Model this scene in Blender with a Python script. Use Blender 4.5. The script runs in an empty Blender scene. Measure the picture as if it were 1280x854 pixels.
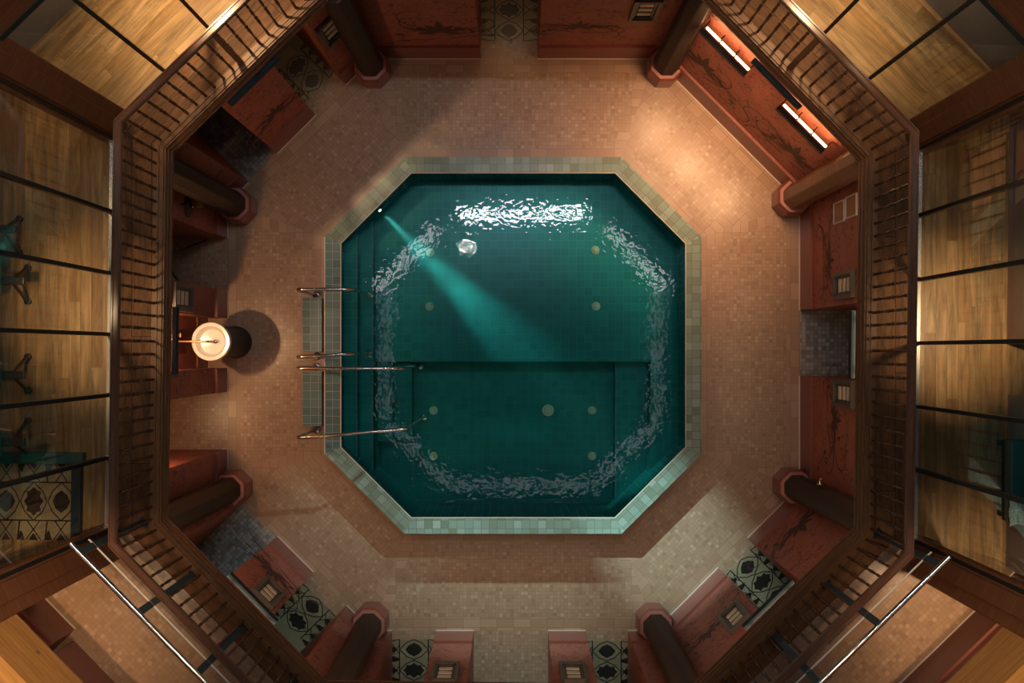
import bpy, math, random
from mathutils import Vector, Matrix
random.seed(7)
PI = math.pi
scene = bpy.context.scene
COL = scene.collection

# ------------------------------------------------------------------ camera frame
HC, F, U0, V0 = 12.5, 1250.0, 642.0, 438.0         # camera height (m), focal length (px of the 1280 px frame), nadir

def P(u, v, z=0.0):
    """pixel of the 1280x854 frame -> point of the place at height z"""
    k = (HC - z) / F
    return Vector(((u - U0) * k, (V0 - v) * k, z))

GC = Vector((0.0, 0.07, 0))                        # centre of the ground-floor octagon
UC = Vector((0.0, 0.10, 0))                       # centre of the upper gallery
UROT = math.radians(-0.75)
ANG = dict(east=0, northeast=45, north=90, northwest=135, west=180, southwest=225, south=270, southeast=315)

class Frame:
    """local frame of one side of an octagon: s along the side, n outward, z up"""
    def __init__(self, side, centre, rot=0.0):
        a = math.radians(ANG[side]) + rot
        self.a = a
        self.o = Vector((math.cos(a), math.sin(a), 0)); self.t = Vector((-math.sin(a), math.cos(a), 0)); self.c = centre
    def __call__(self, s, n, z): return self.c + self.t * s + self.o * n + Vector((0, 0, z))
def G(side): return Frame(side, GC)
def U(side): return Frame(side, UC, UROT)

def side_dims(a, hs, side):
    """(apothem, half side) of one side of the irregular octagon"""
    if ANG[side] % 90 == 0: return a, hs
    return (a + hs) / math.sqrt(2), (a - hs) / math.sqrt(2)

T22 = math.tan(PI / 8)

# ------------------------------------------------------------------ mesh builder
class MB:
    def __init__(self): self.v = []; self.f = []; self.m = []; self.a = []
    def face(self, pts, mat=0, ang=0.0):
        i = len(self.v); self.v += [Vector(p) for p in pts]; self.f.append(list(range(i, i + len(pts)))); self.m.append(mat); self.a.append(ang)
    def prism(self, base, z0, z1, mat=0, ang=0.0, top_mat=None):
        b = [Vector((p[0], p[1], 0)) for p in base]
        area = sum(b[i].x * b[(i + 1) % len(b)].y - b[(i + 1) % len(b)].x * b[i].y for i in range(len(b)))
        if area < 0: b.reverse()
        lo = [Vector((p.x, p.y, z0)) for p in b]; hi = [Vector((p.x, p.y, z1)) for p in b]
        n = len(b); i0 = len(self.v); self.v += lo + hi
        self.f.append([i0 + n + k for k in range(n)]); self.m.append(mat if top_mat is None else top_mat); self.a.append(ang)
        self.f.append([i0 + k for k in reversed(range(n))]); self.m.append(mat); self.a.append(ang)
        for k in range(n):
            j = (k + 1) % n
            self.f.append([i0 + k, i0 + j, i0 + n + j, i0 + n + k]); self.m.append(mat); self.a.append(ang)
    def hexa(self, c, mat=0, ang=0.0):
        """8 corners: bottom 4 (ccw seen from above), top 4"""
        i = len(self.v); self.v += [Vector(p) for p in c]
        for q in ([3, 2, 1, 0], [4, 5, 6, 7], [0, 1, 5, 4], [1, 2, 6, 5], [2, 3, 7, 6], [3, 0, 4, 7]):
            self.f.append([i + k for k in q]); self.m.append(mat); self.a.append(ang)
    def box(self, c, size, rz=0.0, mat=0, ang=None):
        sx, sy, sz = (x / 2 for x in size); R = Matrix.Rotation(rz, 3, 'Z'); c = Vector(c)
        q = [Vector((x, y, z)) for z in (-sz, sz) for x, y in ((-sx, -sy), (sx, -sy), (sx, sy), (-sx, sy))]
        self.hexa([c + R @ p for p in q], mat, rz if ang is None else ang)
    def fbox(self, fr, s0, s1, n0, n1, z0, z1, mat=0):
        """box in a side frame"""
        self.prism([fr(s0, n0, 0), fr(s1, n0, 0), fr(s1, n1, 0), fr(s0, n1, 0)], z0, z1, mat, fr.a + PI / 2)
    def bar(self, p, q, w, h, mat=0, up=None):
        p = Vector(p); q = Vector(q); d = (q - p).normalized()
        up = Vector(up) if up is not None else Vector((0, 0, 1))
        if abs(d.dot(up)) > .98: up = Vector((1, 0, 0))
        x = d.cross(up).normalized() * w / 2; y = x.cross(d).normalized() * h / 2
        c = [p - x - y, p + x - y, p + x + y, p - x + y, q - x - y, q + x - y, q + x + y, q - x + y]
        i = len(self.v); self.v += c
        for k in ([0, 1, 2, 3], [7, 6, 5, 4], [4, 5, 1, 0], [5, 6, 2, 1], [6, 7, 3, 2], [7, 4, 0, 3]):
            self.f.append([i + j for j in k]); self.m.append(mat); self.a.append(0.0)
    def tube(self, pts, r, seg=10, mat=0, radii=None):
        pts = [Vector(p) for p in pts]; rings = []
        ref = None
        for k, p in enumerate(pts):
            d = (pts[min(k + 1, len(pts) - 1)] - pts[max(k - 1, 0)]).normalized()
            if ref is None: ref = Vector((0, 0, 1)) if abs(d.z) < .9 else Vector((1, 0, 0))
            x = d.cross(ref).normalized(); y = x.cross(d).normalized(); ref = y
            rr = radii[k] if radii else r
            rings.append(len(self.v))
            for j in range(seg):
                t = 2 * PI * j / seg; self.v.append(p + x * math.cos(t) * rr + y * math.sin(t) * rr)
        for a, b in zip(rings, rings[1:]):
            for j in range(seg):
                self.f.append([a + (j + 1) % seg, a + j, b + j, b + (j + 1) % seg]); self.m.append(mat); self.a.append(0)
        self.f.append([rings[0] + j for j in range(seg)]); self.m.append(mat); self.a.append(0)
        self.f.append([rings[-1] + j for j in reversed(range(seg))]); self.m.append(mat); self.a.append(0)
    def lathe(self, prof, c=(0, 0, 0), seg=24, mat=0, phase=0.0, cap=True):
        c = Vector(c); rings = []
        for r, z in prof:
            rings.append(len(self.v))
            for j in range(seg):
                t = phase + 2 * PI * j / seg; self.v.append(c + Vector((r * math.cos(t), r * math.sin(t), z)))
        for a, b in zip(rings, rings[1:]):
            for j in range(seg):
                self.f.append([a + j, a + (j + 1) % seg, b + (j + 1) % seg, b + j]); self.m.append(mat); self.a.append(0)
        if cap:
            if prof[0][0] > 1e-4: self.f.append([rings[0] + j for j in reversed(range(seg))]); self.m.append(mat); self.a.append(0)
            if prof[-1][0] > 1e-4: self.f.append([rings[-1] + j for j in range(seg)]); self.m.append(mat); self.a.append(0)
    def build(self, name, mats, parent=None, origin=(0, 0, 0), smooth=False, bevel=0.0):
        if not isinstance(mats, (list, tuple)): mats = [mats]
        o3 = Vector(origin)
        me = bpy.data.meshes.new(name); me.from_pydata([v - o3 for v in self.v], [], self.f)
        for m in mats: me.materials.append(m)
        uv = me.uv_layers.new(name='UVMap')
        for p, mi, an in zip(me.polygons, self.m, self.a):
            p.material_index = mi; p.use_smooth = smooth
            nrm = p.normal
            ca, sa = math.cos(an), math.sin(an)
            if abs(nrm.z) > .7:
                for li in p.loop_indices:
                    w = me.vertices[me.loops[li].vertex_index].co + o3
                    uv.data[li].uv = (w.x * ca + w.y * sa, -w.x * sa + w.y * ca)
            else:
                t = Vector((-nrm.y, nrm.x, 0)).normalized()
                for li in p.loop_indices:
                    w = me.vertices[me.loops[li].vertex_index].co + o3
                    uv.data[li].uv = (w.dot(t), w.z)
        me.validate(); me.update()
        ob = bpy.data.objects.new(name, me); COL.objects.link(ob)
        if parent is not None: ob.parent = parent
        else: ob.location = o3
        if smooth:
            md = ob.modifiers.new('EdgeSplit', 'EDGE_SPLIT'); md.split_angle = math.radians(40)
        if bevel > 0:
            md = ob.modifiers.new('Bevel', 'BEVEL'); md.width = bevel; md.segments = 2; md.limit_method = 'ANGLE'
        return ob

def thing(name, label, cat, loc=(0, 0, 0), rz=0.0, group=None):
    o = bpy.data.objects.new(name, None); COL.objects.link(o); o.empty_display_size = .1
    o.location = loc; o.rotation_euler = (0, 0, rz); tag(o, label, cat, group); return o
def tag(o, label, cat, group=None):
    o['label'] = label; o['category'] = cat
    if group: o['group'] = group
    return o
def struct(o): o['kind'] = 'structure'; return o
def copy_tree(o, parent=None):
    c = o.copy(); COL.objects.link(c)
    if parent is not None: c.parent = parent
    for ch in list(o.children): copy_tree(ch, c)
    return c

# ------------------------------------------------------------------ materials
def newmat(name):
    m = bpy.data.materials.new(name); m.use_nodes = True; nt = m.node_tree; nt.nodes.clear()
    out = nt.nodes.new('ShaderNodeOutputMaterial'); b = nt.nodes.new('ShaderNodeBsdfPrincipled')
    nt.links.new(b.outputs[0], out.inputs[0]); return m, nt, b, out
def N(nt, typ, **kw):
    n = nt.nodes.new(typ)
    for k, v in kw.items(): setattr(n, k, v)
    return n
def L(nt, a, b): nt.links.new(a, b)
def math_(nt, op, a, b=None, c=None):
    n = N(nt, 'ShaderNodeMath', operation=op)
    for i, x in enumerate((a, b, c)):
        if x is None: continue
        if isinstance(x, (int, float)): n.inputs[i].default_value = x
        else: L(nt, x, n.inputs[i])
    return n.outputs[0]
def ramp(nt, fac, stops, interp='LINEAR'):
    r = N(nt, 'ShaderNodeValToRGB'); r.color_ramp.interpolation = interp
    e = r.color_ramp.elements
    while len(e) < len(stops): e.new(.5)
    for el, (p, c) in zip(e, stops): el.position = p; el.color = (*c, 1)
    L(nt, fac, r.inputs[0]); return r.outputs[0]
def mix(nt, fac, a, b, typ='MIX'):
    n = N(nt, 'ShaderNodeMix', data_type='RGBA', blend_type=typ)
    for s, x in ((n.inputs[0], fac), (n.inputs[6], a), (n.inputs[7], b)):
        if isinstance(x, (int, float)): s.default_value = x
        elif isinstance(x, tuple): s.default_value = (*x, 1)
        else: L(nt, x, s)
    return n.outputs[2]
def noise(nt, vec, scale, detail=3, rough=.55, dist=0.0):
    n = N(nt, 'ShaderNodeTexNoise'); n.inputs['Scale'].default_value = scale; n.inputs['Detail'].default_value = detail
    n.inputs['Roughness'].default_value = rough; n.inputs['Distortion'].default_value = dist
    if vec is not None: L(nt, vec, n.inputs['Vector'])
    return n.outputs['Fac']
def bump(nt, b, h, strength=.3, dist=.01):
    n = N(nt, 'ShaderNodeBump'); n.inputs['Strength'].default_value = strength; n.inputs['Distance'].default_value = dist
    L(nt, h, n.inputs['Height']); L(nt, n.outputs[0], b.inputs['Normal'])

def tiles(name, su, sv, cols, grout, gw, rough=.35, stagger=False, blotch=None, grain=None, spec=.5, bumpy=.25):
    """square or plank tiling on the UV map (metres): random colour per tile, grout lines"""
    m, nt, b, _ = newmat(name)
    uv = N(nt, 'ShaderNodeUVMap').outputs[0]
    sx = N(nt, 'ShaderNodeSeparateXYZ'); L(nt, uv, sx.inputs[0])
    v = math_(nt, 'DIVIDE', sx.outputs[1], sv); row = math_(nt, 'FLOOR', v)
    u = math_(nt, 'DIVIDE', sx.outputs[0], su)
    if stagger:
        wn = N(nt, 'ShaderNodeTexWhiteNoise', noise_dimensions='1D'); L(nt, row, wn.inputs['W']); u = math_(nt, 'ADD', u, wn.outputs[0])
    colu = math_(nt, 'FLOOR', u)
    cell = N(nt, 'ShaderNodeCombineXYZ'); L(nt, colu, cell.inputs[0]); L(nt, row, cell.inputs[1])
    wn = N(nt, 'ShaderNodeTexWhiteNoise', noise_dimensions='2D'); L(nt, cell.outputs[0], wn.inputs['Vector'])
    c = ramp(nt, wn.outputs[0], cols, 'LINEAR')
    if blotch:
        nz = noise(nt, uv, blotch[0], 4, .6); c = mix(nt, math_(nt, 'MULTIPLY', nz, blotch[2]), c, blotch[1])
    if grain:
        mp = N(nt, 'ShaderNodeMapping'); mp.inputs['Scale'].default_value = (grain[0], grain[1], 1)
        ad = N(nt, 'ShaderNodeVectorMath', operation='ADD'); L(nt, uv, mp.inputs[0]); L(nt, mp.outputs[0], ad.inputs[0])
        mu = N(nt, 'ShaderNodeVectorMath', operation='SCALE'); L(nt, cell.outputs[0], mu.inputs[0]); mu.inputs['Scale'].default_value = 7.3
        L(nt, mu.outputs[0], ad.inputs[1])
        g = noise(nt, ad.outputs[0], 1.0, 5, .65, .6)
        c = mix(nt, ramp(nt, g, [(.35, (0, 0, 0)), (.7, (1, 1, 1))]), mix(nt, .75, c, grain[2]), c)
    du = math_(nt, 'MULTIPLY', math_(nt, 'ABSOLUTE', math_(nt, 'SUBTRACT', math_(nt, 'FRACT', u), .5)), su)
    dv = math_(nt, 'MULTIPLY', math_(nt, 'ABSOLUTE', math_(nt, 'SUBTRACT', math_(nt, 'FRACT', v), .5)), sv)
    gr = math_(nt, 'MAXIMUM', math_(nt, 'GREATER_THAN', du, su / 2 - gw / 2), math_(nt, 'GREATER_THAN', dv, sv / 2 - gw / 2))
    c = mix(nt, gr, c, grout)
    L(nt, c, b.inputs['Base Color']); b.inputs['Roughness'].default_value = rough; b.inputs['Specular IOR Level'].default_value = spec
    if bumpy: bump(nt, b, math_(nt, 'SUBTRACT', 1.0, gr), bumpy, .003)
    return m

def plain(name, col, rough=.5, metal=0.0, var=.12, scale=14, spec=.5):
    m, nt, b, _ = newmat(name)
    uv = N(nt, 'ShaderNodeTexCoord').outputs['Object']
    nz = noise(nt, uv, scale, 4)
    L(nt, mix(nt, nz, tuple(x * (1 - var) for x in col), tuple(min(1, x * (1 + var)) for x in col)), b.inputs['Base Color'])
    b.inputs['Roughness'].default_value = rough; b.inputs['Metallic'].default_value = metal; b.inputs['Specular IOR Level'].default_value = spec
    return m

def wood(name, c1, c2, sx=(1.2, 18, 1), rough=.45, knots=True):
    m, nt, b, _ = newmat(name)
    uv = N(nt, 'ShaderNodeUVMap').outputs[0]
    mp = N(nt, 'ShaderNodeMapping'); mp.inputs['Scale'].default_value = sx; L(nt, uv, mp.inputs[0])
    g = noise(nt, mp.outputs[0], 1.3, 6, .65, 1.2)
    c = ramp(nt, g, [(.28, c1), (.72, c2)])
    if knots:
        vo = N(nt, 'ShaderNodeTexVoronoi'); vo.inputs['Scale'].default_value = 3.1; L(nt, uv, vo.inputs['Vector'])
        k = ramp(nt, vo.outputs['Distance'], [(.03, (1, 1, 1)), (.09, (0, 0, 0))])
        c = mix(nt, k, c, tuple(x * .25 for x in c1))
    L(nt, c, b.inputs['Base Color']); b.inputs['Roughness'].default_value = rough; b.inputs['Specular IOR Level'].default_value = .3
    bump(nt, b, g, .15, .004); return m

def emit(name, col, strength):
    m, nt, b, out = newmat(name); nt.nodes.remove(b)
    e = N(nt, 'ShaderNodeEmission'); e.inputs[0].default_value = (*col, 1); e.inputs[1].default_value = strength
    L(nt, e.outputs[0], out.inputs[0]); return m

def painted_wall(name, col, dark, ornament=.8):
    m, nt, b, _ = newmat(name)
    uv = N(nt, 'ShaderNodeUVMap').outputs[0]
    n1 = noise(nt, uv, 2.2, 5, .6)
    c = mix(nt, n1, tuple(x * .8 for x in col), tuple(x * 1.25 for x in col))
    # thin brushed scrolls: contour lines of a warped noise, broken up by a second one
    n2 = noise(nt, uv, 5.6, 1.0, .5, 2.4)
    line = math_(nt, 'LESS_THAN', math_(nt, 'ABSOLUTE', math_(nt, 'SUBTRACT', n2, .5)), .026)
    n3 = noise(nt, uv, 3.7, 2.0, .5)
    msk = math_(nt, 'GREATER_THAN', n3, .46)
    f = math_(nt, 'MULTIPLY', math_(nt, 'MULTIPLY', line, msk), ornament)
    L(nt, mix(nt, f, c, dark), b.inputs['Base Color']); b.inputs['Roughness'].default_value = .55
    bump(nt, b, noise(nt, uv, 30, 4), .12, .004); return m

M = {}
M['mosaic'] = tiles('floor_mosaic', .045, .045, [(0, (.25, .148, .09)), (.15, (.315, .195, .122)), (.6, (.345, .22, .14)), (.9, (.375, .245, .16)), (1, (.44, .31, .215))], (.25, .16, .105), .004, .3, blotch=(1.1, (.25, .13, .08), .35))
M['bigtile'] = tiles('floor_border_tile', .21, .105, [(0, (.29, .175, .108)), (.5, (.345, .215, .137)), (1, (.40, .26, .172))], (.2, .13, .09), .005, .32, blotch=(1.1, (.25, .13, .08), .35))
M['greymosaic'] = tiles('grey_mosaic', .05, .05, [(0, (.14, .13, .125)), (.5, (.24, .225, .21)), (1, (.34, .32, .30))], (.12, .11, .1), .005, .3)
M['coping'] = tiles('coping_tile', .0985, .0985, [(0, (.15, .18, .125)), (.35, (.185, .23, .175)), (.7, (.205, .275, .225)), (1, (.27, .33, .275))], (.12, .125, .10), .005, .22)
M['teal'] = tiles('pool_tile', .1, .1, [(0, (.004, .165, .155)), (.5, (.005, .19, .18)), (1, (.007, .215, .20))], (.02, .25, .235), .005, .25, bumpy=.1)
M['tealstep'] = tiles('step_tile', .1, .1, [(0, (.07, .13, .135)), (.5, (.085, .155, .16)), (1, (.10, .18, .18))], (.26, .30, .28), .006, .3)
M['plank'] = tiles('oak_planks', 1.5, .105, [(0, (.30, .165, .065)), (.35, (.42, .25, .105)), (.7, (.50, .31, .14)), (1, (.58, .38, .19))], (.13, .07, .03), .004, .32, stagger=True, grain=(1.6, 17, (.055, .032, .014)), blotch=(2.3, (.12, .065, .028), .75))
M['walk'] = tiles('walkway_planks', 1.2, .19, [(0, (.15, .062, .024)), (.5, (.20, .085, .032)), (1, (.25, .11, .042))], (.03, .015, .01), .006, .6, stagger=True, spec=.2, grain=(3, 16, (.04, .02, .01)))
M['red'] = painted_wall('red_plaster', (.30, .088, .058), (.06, .018, .012))
M['redplain'] = painted_wall('red_plaster_plain', (.30, .075, .046), (.06, .018, .012), 0.0)
M['dado'] = plain('red_dado_tile', (.21, .062, .046), .35)
M['pink'] = plain('pale_red_plaster', (.34, .13, .10), .5)
M['motif'] = plain('dark_painted_ornament', (.06, .02, .014), .6)
M['trim'] = plain('pale_silicone_line', (.55, .45, .38), .5)
M['beam'] = wood('brown_beam_wood', (.11, .044, .016), (.24, .105, .042))
M['darkwood'] = wood('dark_column_wood', (.020, .011, .008), (.045, .025, .017), (1, 14, 1), rough=.65)
M['litcol'] = wood('lit_column_wood', (.10, .046, .022), (.19, .09, .043), (1, 14, 1))  # column wood with the lamp light painted into its colour
M['post'] = wood('corner_post_wood', (.085, .030, .013), (.19, .075, .032))
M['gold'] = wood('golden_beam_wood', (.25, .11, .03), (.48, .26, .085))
M['balu'] = wood('baluster_wood', (.055, .022, .010), (.12, .05, .022), knots=False, rough=.2)
M['rail'] = wood('handrail_wood', (.10, .042, .024), (.21, .10, .06), rough=.25, knots=False)
M['steel'] = plain('brushed_steel', (.62, .60, .57), .22, 1.0, .08)
M['chrome'] = plain('polished_chrome', (.82, .83, .84), .12, 1.0, .04)
M['railwhite'] = plain('pale_grey_enamel', (.66, .64, .60), .35)
M['inlet'] = plain('worn_bronze_fitting', (.80, .68, .52), .25)
M['navy'] = plain('dark_blue_steel', (.012, .026, .036), .6, 0, spec=.25)
M['slate'] = plain('slate_blue_steel', (.045, .075, .09), .38, .4)
M['black'] = plain('matt_black', (.010, .010, .010), .45)
M['blackframe'] = plain('black_window_steel', (.009, .012, .014), .4)
M['grey'] = plain('grey_plaster', (.20, .175, .17), .7)
M['brownwall'] = plain('brown_plaster', (.26, .155, .115), .6)
M['vent'] = plain('grey_bronze_vent', (.10, .085, .072), .45, .3)
M['slot'] = plain('ivory_louvre', (.62, .52, .38), .45)
M['white'] = plain('white_ceramic', (.86, .82, .76), .15)
M['brass'] = plain('aged_brass', (.62, .42, .17), .28, 1.0)
M['orange'] = plain('ochre_notice', (.30, .13, .035), .5)
M['paper'] = plain('white_frame', (.6, .55, .5), .5)
M['yellow'] = plain('yellow_plastic', (.42, .27, .05), .5)
M['tealpad'] = plain('teal_vinyl', (.012, .075, .075), .4)
M['pale_reflection'] = plain('pale_blue_reflection', (.38, .52, .50), .9)
M['cream'] = tiles('cream_tile', .18, .12, [(0, (.21, .165, .10)), (1, (.29, .23, .14))], (.2, .15, .09), .003, .3)
M['inlay'] = plain('black_tile_inlay', (.02, .016, .013), .35)
M['ceiling'] = wood('ceiling_wood', (.02, .012, .008), (.045, .026, .015))

def glass_mat():
    m, nt, b, out = newmat('window_glass'); nt.nodes.remove(b)
    tr = N(nt, 'ShaderNodeBsdfTransparent'); tr.inputs[0].default_value = (.90, .95, .93, 1)
    gl = N(nt, 'ShaderNodeBsdfGlossy'); gl.inputs[0].default_value = (1, 1, 1, 1); gl.inputs['Roughness'].default_value = .01
    ge = N(nt, 'ShaderNodeNewGeometry'); dt = N(nt, 'ShaderNodeVectorMath', operation='DOT_PRODUCT')
    L(nt, ge.outputs['Normal'], dt.inputs[0]); L(nt, ge.outputs['Incoming'], dt.inputs[1])
    c = math_(nt, 'SUBTRACT', 1.0, math_(nt, 'ABSOLUTE', dt.outputs['Value']))
    sch = math_(nt, 'MULTIPLY_ADD', math_(nt, 'POWER', c, 5.0), .92, .07)
    mx = N(nt, 'ShaderNodeMixShader'); L(nt, sch, mx.inputs[0]); L(nt, tr.outputs[0], mx.inputs[1]); L(nt, gl.outputs[0], mx.inputs[2])
    L(nt, mx.outputs[0], out.inputs[0]); return m
M['glass'] = glass_mat()

def water_mat():
    m, nt, b, out = newmat('pool_water'); nt.nodes.remove(b)
    co = N(nt, 'ShaderNodeTexCoord').outputs['Object']
    n1 = noise(nt, co, 15, 1.0, .5, .3); n2 = noise(nt, co, 2.6, 2, .5)
    h = math_(nt, 'ADD', n1, math_(nt, 'MULTIPLY', n2, .4))
    bp = N(nt, 'ShaderNodeBump'); bp.inputs['Strength'].default_value = 1.0; bp.inputs['Distance'].default_value = .001; L(nt, h, bp.inputs['Height'])
    tr = N(nt, 'ShaderNodeBsdfTransparent'); tr.inputs[0].default_value = (.55, .93, .92, 1)
    gl = N(nt, 'ShaderNodeBsdfGlossy'); gl.inputs[0].default_value = (1, 1, 1, 1); gl.inputs['Roughness'].default_value = .0
    fr = N(nt, 'ShaderNodeFresnel'); fr.inputs['IOR'].default_value = 1.33
    for n in (gl, fr): L(nt, bp.outputs[0], n.inputs['Normal'])
    mx = N(nt, 'ShaderNodeMixShader'); L(nt, fr.outputs[0], mx.inputs[0]); L(nt, tr.outputs[0], mx.inputs[1]); L(nt, gl.outputs[0], mx.inputs[2])
    L(nt, mx.outputs[0], out.inputs[0]); return m
M['water'] = water_mat()

# ------------------------------------------------------------------ octagon helpers
def octagon(c, a, hs, d=0.0, rot=0.0):
    """8 corners, offset outward by d"""
    a2, h2 = a + d, hs + d * T22
    R = Matrix.Rotation(rot, 3, 'Z')
    return [c + R @ Vector(p) for p in ((a2, -h2, 0), (a2, h2, 0), (h2, a2, 0), (-h2, a2, 0), (-a2, h2, 0), (-a2, -h2, 0), (-h2, -a2, 0), (h2, -a2, 0))]
SIDES = ['east', 'northeast', 'north', 'northwest', 'west', 'southwest', 'south', 'southeast']
def corner_of(side): return SIDES.index(side)       # side k runs from corner k to corner k+1

GA, GH = 3.58, 1.77                                 # ground walls
PA, PH, ZP = 2.29, 1.32, .35                        # pool coping outside
UA, UH = 3.30, 1.76                                 # gallery edge
ZF = 3.05                                           # gallery floor
POOLC = Vector((-.005, .06, 0))

def zset(p, z): return Vector((p[0], p[1], z))
def ring_faces(mb, inner, outer, z, mat, only=None):
    for k, s in enumerate(SIDES):
        if only and s not in only: continue
        j = (k + 1) % 8
        mb.face([zset(inner[k], z), zset(outer[k], z), zset(outer[j], z), zset(inner[j], z)], mat, math.radians(ANG[s]) + PI / 2)

# ------------------------------------------------------------------ ground floor (mosaic, rotated with every side)
mb = MB()
o_pool = octagon(POOLC, PA, PH, -.02)
o_pb = octagon(POOLC, PA, PH, .17)
o_w0 = octagon(GC, GA, GH, -.17)
o_w1 = octagon(GC, GA, GH, 3.0)
ring_faces(mb, o_pool, o_pb, 0, 1); ring_faces(mb, o_w0, octagon(GC, GA, GH, 0), 0, 1); ring_faces(mb, octagon(GC, GA, GH, 0), o_w1, 0, 0)
for k, s in enumerate(SIDES):
    j = (k + 1) % 8; an = math.radians(ANG[s]) + PI / 2
    def seam(i, w):                                # border band beside each corner seam
        other = (i + 1) % 8 if i == k else (i - 1) % 8
        d1 = (o_pb[other] - o_pb[i]).normalized() * w; d2 = (o_w0[other] - o_w0[i]).normalized() * w
        return o_pb[i] + d1, o_w0[i] + d2
    a0, a1 = seam(k, .14); b0, b1 = seam(j, .14)
    mb.face([zset(o_pb[k], 0), zset(o_w0[k], 0), zset(a1, 0), zset(a0, 0)], 1, an)
    mb.face([zset(b0, 0), zset(b1, 0), zset(o_w0[j], 0), zset(o_pb[j], 0)], 1, an)
    mb.face([zset(a0, 0), zset(a1, 0), zset(b1, 0), zset(b0, 0)], 0, an)
struct(mb.build('floor', [M['mosaic'], M['bigtile']]))

# patterned tile carpets in the doorways: one inlaid floor each
def pattern_floor(fr, s0, s1, n0, n1, z, cream=None):
    mb = MB(); mb.fbox(fr, s0, s1, n0, n1, z - .02, z + .004, 0)
    zz = z + .0055
    def poly(pts): mb.face([fr(a, b, zz) for a, b in pts][::-1], 1, fr.a)
    def strip(p, q, w=.012):
        d = Vector((q[0] - p[0], q[1] - p[1])); d.normalize(); x = Vector((-d.y, d.x)) * w / 2
        cl = lambda t: (min(max(t[0], s0), s1), min(max(t[1], n0), n1))
        poly([cl((p[0] + x.x, p[1] + x.y)), cl((q[0] + x.x, q[1] + x.y)), cl((q[0] - x.x, q[1] - x.y)), cl((p[0] - x.x, p[1] - x.y))])
    cs = (s0 + s1) / 2; cw, ch = .36, .26
    k = 0; n = n0 + .13
    while n + .12 < n1:
        star = [(-.15, 0), (-.11, .035), (-.105, .07), (-.05, .06), (0, .095), (.05, .06), (.105, .07), (.11, .035), (.15, 0), (.11, -.035), (.105, -.07), (.05, -.06), (0, -.095), (-.05, -.06), (-.105, -.07), (-.11, -.035)]
        if k % 2 == 0: star = [(-.12, 0), (-.07, .055), (0, .085), (.07, .055), (.12, 0), (.07, -.055), (0, -.085), (-.07, -.055)]
        poly([(cs + a * .9, n + b) for a, b in star])
        ol = [(-.19, 0), (-.1, .085), (0, .125), (.1, .085), (.19, 0), (.1, -.085), (0, -.125), (-.1, -.085)]
        for p, q in zip(ol, ol[1:] + ol[:1]): strip((cs + p[0] * .95, n + p[1]), (cs + q[0] * .95, n + q[1]))
        for sg in (-1, 1):
            e = cs + sg * .18; E = s1 if sg > 0 else s0
            strip((e, n - ch / 2), (e, n + ch / 2), .014)
            strip((e, n - ch / 2), (E, n - ch / 2 + .02), .014)
            strip((e, n - .06), (E, n + .07)); strip((e, n + .06), (E, n - .07))
            poly([(E - sg * .0, n - .045), (E - sg * .07, n), (E - sg * .0, n + .045)][::1 if sg > 0 else -1])
            poly([(E, n + ch / 2 - .05), (E - sg * .09, n + ch / 2 - .02), (E - sg * .08, n + ch / 2 + .0), (E, n + ch / 2 + .02)][::1 if sg > 0 else -1])
        n += ch; k += 1
    return struct(mb.build('floor', [cream or M['cream'], M['inlay']]))
for side, s0, s1, nn in (('north', -.30, .41, .215), ('northwest', -.82, -.28, .20), ('southwest', .24, .83, .18), ('southeast', -.16, .36, .12), ('south', -1.52, -.97, .10), ('south', .90, 1.43, .12)):
    a, _ = side_dims(GA, GH, side)
    pattern_floor(G(side), s0 + .004, s1 - .004, a + nn, a + .95, .0)
mb = MB()
a, _ = side_dims(GA, GH, 'east'); mb.fbox(G('east'), -.385, .425, a, a + .95, -.02, .006, 0); struct(mb.build('floor', M['greymosaic']))
mb = MB()
a, _ = side_dims(GA, GH, 'northwest'); mb.fbox(G('northwest'), .405, .905, a + .02, a + .95, -.02, .006, 0); struct(mb.build('floor', M['greymosaic']))
mb = MB()
a, _ = side_dims(GA, GH, 'southwest'); mb.fbox(G('southwest'), -.995, -.395, a + .02, a + .95, -.02, .006, 0); struct(mb.build('floor', M['greymosaic']))

# ------------------------------------------------------------------ painted ornaments
def ribbon(mb, fr, n, pts, w0, w1):
    L_ = len(pts)
    left = []; right = []
    for i, p in enumerate(pts):
        a = pts[max(i - 1, 0)]; b = pts[min(i + 1, L_ - 1)]
        d = Vector((b[0] - a[0], b[1] - a[1])); d.normalize(); w = w0 + (w1 - w0) * i / (L_ - 1)
        left.append((p[0] - d.y * w, p[1] + d.x * w)); right.append((p[0] + d.y * w, p[1] - d.x * w))
    for i in range(L_ - 1):
        mb.face([fr(*q[:1], n, q[1]) for q in (left[i], left[i + 1], right[i + 1], right[i])])
def leaf(mb, fr, n, s, z, ang, ln, wd):
    ca, sa = math.cos(ang), math.sin(ang)
    pts = [(0, 0), (.25, .8), (.5, 1), (.75, .62), (1, 0), (.75, -.62), (.5, -1), (.25, -.8)]
    mb.face([fr(s + (a * ln) * ca - (b * wd) * sa, n, z + (a * ln) * sa + (b * wd) * ca) for a, b in pts])
def curl(mb, fr, n, s, z, ang, size, turn, w=.011):
    pts = []; a = ang; x, y = s, z; st = size * .14
    for i in range(22):
        pts.append((x, y)); x += math.cos(a) * st; y += math.sin(a) * st; a += turn * (.04 + .024 * i); st *= .955
    ribbon(mb, fr, n, pts, w, w * .3)
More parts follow.
